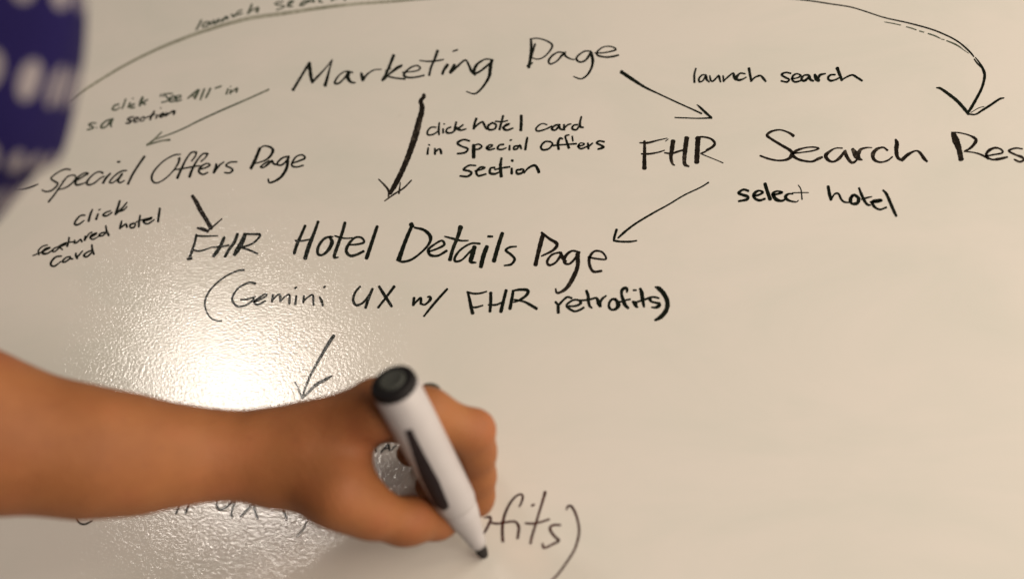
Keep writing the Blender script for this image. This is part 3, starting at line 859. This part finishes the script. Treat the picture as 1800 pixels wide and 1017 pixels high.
def nail(pts, rr, normal, half=0.62, name='fingernail'):
    """a curved nail plate lying on the outside of a fingertip; pts = the two ends of the plate's centre line"""
    a, b = Vector(pts[0]), Vector(pts[1]); ax = (b-a).normalized(); L = (b-a).length
    n = Vector(normal); n = (n-ax*n.dot(ax)).normalized(); s = ax.cross(n)
    V, F = [], []; NU, NV = 9, 9
    for lay in (0, 1):
        for i in range(NU):
            t = i/(NU-1)
            wid = half*(1 if 0.2 < t < 0.75 else (0.72+0.28*math.sin(min(t/0.2, (1-t)/0.25, 1)*math.pi/2)))
            r = rr[0]+(rr[1]-rr[0])*t+(0.0003 if lay == 0 else -0.0006)-0.0016*max(0, t-0.7)/0.3*0.5
            for j in range(NV):
                th = -wid*1.15+2*wid*1.15*j/(NV-1)
                V.append(c2w(a+ax*(L*t)+n*(r*math.cos(th))+s*(r*math.sin(th)))-base)
    for i in range(NU-1):
        for j in range(NV-1):
            k = i*NV+j; F.append((k, k+1, k+NV+1, k+NV)); q = k+NU*NV; F.append((q, q+NV, q+NV+1, q+1))
    o = NU*NV
    for i in range(NU-1):
        k = i*NV; F.append((k, k+NV, k+NV+o, k+o)); k += NV-1; F.append((k, k+o, k+NV+o, k+NV))
    for j in range(NV-1):
        k = j; F.append((k, k+o, k+1+o, k+1)); k = (NU-1)*NV+j; F.append((k, k+1, k+1+o, k+o))
    return mesh_obj(name, V, F, NAIL, person, True)
nail([PD(748, 911, .486), PD(790, 906, .502)], (.0086, .0070), (-.1, .75, .65))
nail([PD(837, 848, .495), PD(840, 885, .506)], (.0074, .0060), (1, .1, -.1))

# sleeve: a loose short sleeve, navy with small white dots, folds in the cloth
def fabric():
    m, nt, b = new_mat('navy_dotted_cotton')
    uv = N(nt, 'ShaderNodeUVMap')
    sep = N(nt, 'ShaderNodeSeparateXYZ'); nt.links.new(uv.outputs[0], sep.inputs[0])
    def mth(op, a, bb=None):
        n = N(nt, 'ShaderNodeMath', operation=op)
        for i, x in enumerate((a, bb)):
            if x is None: continue
            if isinstance(x, (int, float)): n.inputs[i].default_value = x
            else: nt.links.new(x, n.inputs[i])
        return n.outputs[0]
    U = mth('MULTIPLY', sep.outputs[0], 1/0.0076); V_ = mth('MULTIPLY', sep.outputs[1], 1/0.0104)
    row = mth('FLOOR', V_); odd = mth('MODULO', row, 2.0)
    U2 = mth('ADD', U, mth('MULTIPLY', odd, 0.5))
    fu = mth('MULTIPLY', mth('SUBTRACT', mth('FRACT', U2), 0.5), 0.0076); fv = mth('MULTIPLY', mth('SUBTRACT', mth('FRACT', V_), 0.5), 0.0104)
    d = mth('SQRT', mth('ADD', mth('MULTIPLY', fu, fu), mth('MULTIPLY', fv, fv)))
    mr = N(nt, 'ShaderNodeMapRange'); mr.inputs[1].default_value = .0020; mr.inputs[2].default_value = .0023; mr.inputs[3].default_value = 1; mr.inputs[4].default_value = 0
    nt.links.new(d, mr.inputs[0])
    mx = N(nt, 'ShaderNodeMixRGB'); mx.inputs[1].default_value = (0.011, 0.008, 0.058, 1); mx.inputs[2].default_value = (0.24, 0.22, 0.235, 1)
    nt.links.new(mr.outputs[0], mx.inputs[0]); nt.links.new(mx.outputs[0], b.inputs['Base Color'])
    b.inputs['Roughness'].default_value = 0.9; b.inputs['Specular IOR Level'].default_value = 0.1
    w = N(nt, 'ShaderNodeTexNoise', Scale=1500.0); bp = N(nt, 'ShaderNodeBump', Strength=0.5, Distance=0.0002)
    nt.links.new(uv.outputs[0], w.inputs['Vector']); nt.links.new(w.outputs['Fac'], bp.inputs['Height']); nt.links.new(bp.outputs[0], b.inputs['Normal'])
    return m
FAB = fabric()
def tube_cloth(name, rings, mat, parent, nseg=96, thick=0.0012):
    """rings: (centre, radius a, radius b) in camera axes, catmull-smoothed; closed far end, open hem"""
    flat = [tuple(c)+(ra, rb) for c, ra, rb in rings]
    sm = []
    for i in range(len(flat)-1):
        p1, p2 = flat[i], flat[i+1]; p0 = flat[i-1] if i else tuple(2*a-b for a, b in zip(p1, p2)); p3 = flat[i+2] if i < len(flat)-2 else tuple(2*b-a for a, b in zip(p1, p2))
        for k in range(10):
            t = k/10; sm.append(tuple(0.5*((2*b)+(-a+c)*t+(2*a-5*b+4*c-d)*t*t+(-a+3*b-3*c+d)*t**3) for a, b, c, d in zip(p0, p1, p2, p3)))
    sm.append(flat[-1])
    V, F, UV = [], [], []; s = 0; prev = None
    # the cloth hangs flattened, so its cross-section is a rounded rectangle; arc = length round it
    SQ = 0.45
    q = [(math.copysign(abs(math.cos(t))**SQ, math.cos(t)), math.copysign(abs(math.sin(t))**SQ, math.sin(t))) for t in (2*math.pi*j/nseg for j in range(nseg+1))]
    arc = [0.0]
    for a_, b_ in zip(q[:-1], q[1:]): arc.append(arc[-1]+math.hypot(a_[0]-b_[0], a_[1]-b_[1]))
    e1 = None
    for i, r in enumerate(sm):
        c = Vector(r[:3]); t = (Vector(sm[min(i+1, len(sm)-1)][:3])-Vector(sm[max(i-1, 0)][:3])).normalized()
        ref = EDIR
        e1 = (ref-t*ref.dot(t)).normalized(); e2 = t.cross(e1)
        if prev is not None: s += (c-prev).length
        prev = c
        for j in range(nseg):
            th = 2*math.pi*j/nseg
            fold = 1+0.020*math.sin(3*th+s*60)+0.014*math.sin(7*th-s*95+1)+0.010*math.sin(s*160+2*math.sin(th))
            cs, sn = math.cos(th), math.sin(th)
            p = c+e1*(r[3]*fold*math.copysign(abs(cs)**SQ, cs))+e2*(r[4]*fold*math.copysign(abs(sn)**SQ, sn))
            V.append(c2w(p)-base); UV.append((arc[j]*0.058, s))
    n = len(sm)
    for i in range(n-1):
        for j in range(nseg):
            F.append((i*nseg+j, i*nseg+(j+1) % nseg, (i+1)*nseg+(j+1) % nseg, (i+1)*nseg+j))
    me = bpy.data.meshes.new(name); me.from_pydata([tuple(v) for v in V], [], F); me.materials.append(mat)
    ul = me.uv_layers.new(name='UVMap')
    for p in me.polygons:
        p.use_smooth = True
        jj = [me.loops[li].vertex_index % nseg for li in p.loop_indices]
        wrap = (nseg-1 in jj) and (0 in jj)
        for li in p.loop_indices:
            vi = me.loops[li].vertex_index; u, v_ = UV[vi]
            if wrap and vi % nseg == 0: u = arc[nseg]*0.058
            ul.data[li].uv = (u, v_)
    o = link(bpy.data.objects.new(name, me), parent)
    md = o.modifiers.new('cloth_thickness', 'SOLIDIFY'); md.thickness = thick; md.offset = 1
    return o
EDIR = Vector((0.94, 0.0, -0.35)).normalized()
def sl(px, py, d, ra, rb): return (tuple(P(px, py, d)-EDIR*ra), ra, rb)
shirt = tube_cloth('shirt_sleeve', [sl(-60, -560, .33, .004, .004), sl(-20, -548, .33, .040, .030), sl(110, -430, .33, .056, .042), sl(150, -230, .33, .062, .045), sl(150, -80, .331, .064, .046), sl(136, 20, .333, .064, .046),
    sl(104, 105, .335, .064, .046), sl(26, 168, .338, .056, .044), sl(-72, 208, .342, .048, .041), sl(-135, 228, .345, .043, .039)], FAB, person)
# the trunk of the shirt, out of the frame to the left, behind the raised arm; added to shade the forearm
tube_cloth('shirt_body', [((-0.20, 0.17, -0.09), .004, .004), ((-0.21, 0.168, -0.09), .050, .035), ((-0.245, 0.13, -0.10), .115, .080), ((-0.275, 0.05, -0.10), .135, .095),
    ((-0.31, -0.08, -0.10), .140, .100), ((-0.34, -0.22, -0.10), .140, .100), ((-0.37, -0.36, -0.09), .150, .108)], FAB, person, 128)

# ------------------------------------------------------------------ marker pen
white_pl = simple_mat('white_plastic', (0.44, 0.425, 0.44), 0.5, 0.02, 120)
black_pl = simple_mat('black_plastic', (0.008, 0.007, 0.008), 0.55, 0.15, 200, Specular_IOR_Level=0.2)
grey_pl = simple_mat('grey_plastic', (0.05, 0.055, 0.05), 0.5, 0.1, 200, Specular_IOR_Level=0.25)
print_m = simple_mat('label_print', (0.016, 0.010, 0.013), 0.55, 0.25, 400, Specular_IOR_Level=0.2)
nib_m = simple_mat('black_felt', (0.012, 0.010, 0.010), 0.8, 0.2, 900)
MS = 0.82                     # short, stout pen
TIPPX, TAILPX, LEN = (853, 979), (689, 669), 0.130*MS
tip = P(TIPPX[0], TIPPX[1], board_depth(*TIPPX)-0.0006)
lo_, hi_ = 0.3, tip.z*-1
for _ in range(60):
    md_ = (lo_+hi_)/2
    if (P(TAILPX[0], TAILPX[1], md_)-tip).length > LEN: lo_ = md_
    else: hi_ = md_
tail = P(TAILPX[0], TAILPX[1], lo_)
axm = (tip-tail).normalized()
e1m = Vector((1, 0, 0)); e1m = (e1m-axm*e1m.dot(axm)).normalized(); e2m = axm.cross(e1m)
mbase = c2w(tip)
marker = bpy.data.objects.new('marker_pen', None); COL.objects.link(marker); marker.location = mbase; marker.empty_display_size = 0.02
tag(marker, 'white dry-erase marker with black end plug, held against the whiteboard', 'marker')
def lathe(name, prof, mat, seg=48, close=True):
    V, F = [], []
    for (s, r) in prof:
        for j in range(seg):
            th = 2*math.pi*j/seg; V.append(c2w(tail+axm*(s*MS)+e1m*(r*0.99*math.cos(th))+e2m*(r*0.99*math.sin(th)))-mbase)
    for i in range(len(prof)-1):
        for j in range(seg): F.append((i*seg+j, i*seg+(j+1) % seg, (i+1)*seg+(j+1) % seg, (i+1)*seg+j))
    if close:
        F.append(tuple(range(seg))[::-1]); F.append(tuple((len(prof)-1)*seg+j for j in range(seg)))
    return mesh_obj(name, V, F, mat, marker, True)
lathe('end_plug', [(0.0004, .0050), (0.0000, .0056), (-.0002, .0078), (.0006, .0086), (.0020, .0089), (.0036, .0090), (.0042, .0087)], black_pl)
lathe('plug_recess', [(-.0009, .0038), (-.0012, .0046), (-.0006, .0052), (.0003, .0053)], grey_pl)
lathe('barrel', [(.0044, .0086), (.0047, .0090), (.030, .0091), (.060, .0088), (.084, .0084), (.0865, .0080), (.0868, .0076)], white_pl)
lathe('grip_cone', [(.0870, .0074), (.0874, .0077), (.095, .0070), (.106, .0052), (.114, .0040), (.1185, .0036), (.1190, .0031)], white_pl)
lathe('nib', [(.1192, .0026), (.121, .0027), (.1255, .0024), (.1285, .0017), (.1297, .0007)], nib_m, 24)
# dark printed panel along the side that faces the palm
def label_print():
    view = -(tail+axm*.05).normalized(); n0 = (view-axm*view.dot(axm)).normalized(); s0 = axm.cross(n0)
    # turned towards the palm (left in the photograph)
    left = s0 if s0.x < 0 else -s0
    V, F = [], []; NU, NV = 40, 14
    for i in range(NU):
        t = i/(NU-1); s = .021+.058*t
        r = (.0091 if s < .03 else (.0091-(s-.03)/.03*.0003 if s < .06 else .0088-(s-.06)/.024*.0004))+.00012
        half = math.radians(9+15*min(1, t*1.6)**1.3)
        if t > .93: half *= math.sqrt(max(0.02, 1-((t-.93)/.07)**2))
        for j in range(NV):
            th = math.radians(20+26*t)+half*(2*j/(NV-1)-1)
            r_ = r*0.99; V.append(c2w(tail+axm*(s*MS)+n0*(r_*math.cos(th))+left*(r_*math.sin(th)))-mbase)
    for i in range(NU-1):
        for j in range(NV-1): k = i*NV+j; F.append((k, k+1, k+NV+1, k+NV))
    return mesh_obj('label', V, F, print_m, marker, True)
label_print()

# ------------------------------------------------------------------ ring on the finger behind the marker
def ring_obj():
    metal = simple_mat('dull_silver', (0.42, 0.38, 0.32), 0.3, 0.1, 200, Metallic=1.0)
    stone = simple_mat('dark_stone', (0.05, 0.055, 0.045), 0.2, 0.2, 300)
    a, b = PD(662, 726, .482), PD(738, 727, .496); ax = (b-a).normalized(); c = a+(b-a)*1.06+ax*0.002
    n = Vector((0.25, 1, 0.1)); n = (n-ax*n.dot(ax)).normalized(); s = ax.cross(n)
    ro = bpy.data.objects.new('finger_ring', None); COL.objects.link(ro); o0 = c2w(c); ro.location = o0; ro.empty_display_size = 0.01
    tag(ro, 'dull ring with a dark stone on the finger behind the marker', 'ring')
    V, F = [], []; A_, B_ = 40, 8
    for i in range(A_):
        th = 2*math.pi*i/A_
        for j in range(B_):
            ph = 2*math.pi*j/B_; r = .0097+.0007*math.cos(ph)
            V.append(c2w(c+n*(r*math.cos(th))+s*(r*math.sin(th))+ax*(.0017*math.sin(ph)))-o0)
    for i in range(A_):
        for j in range(B_): F.append((i*B_+j, ((i+1) % A_)*B_+j, ((i+1) % A_)*B_+(j+1) % B_, i*B_+(j+1) % B_))
    mesh_obj('band', V, F, metal, ro, True)
    V, F = [], []; NU, NV = 8, 16; cc = c+n*.0108
    for i in range(NU):
        ph = math.pi/2*i/(NU-1)
        for j in range(NV):
            th = 2*math.pi*j/NV
            V.append(c2w(cc+ax*(.0042*math.cos(ph)*math.cos(th))+s*(.0034*math.cos(ph)*math.sin(th))+n*(.0024*math.sin(ph)))-o0)
    for i in range(NU-1):
        for j in range(NV): F.append((i*NV+j, i*NV+(j+1) % NV, (i+1)*NV+(j+1) % NV, (i+1)*NV+j))
    F.append(tuple(range(NV))[::-1])
    mesh_obj('stone', V, F, stone, ro, True)
ring_obj()
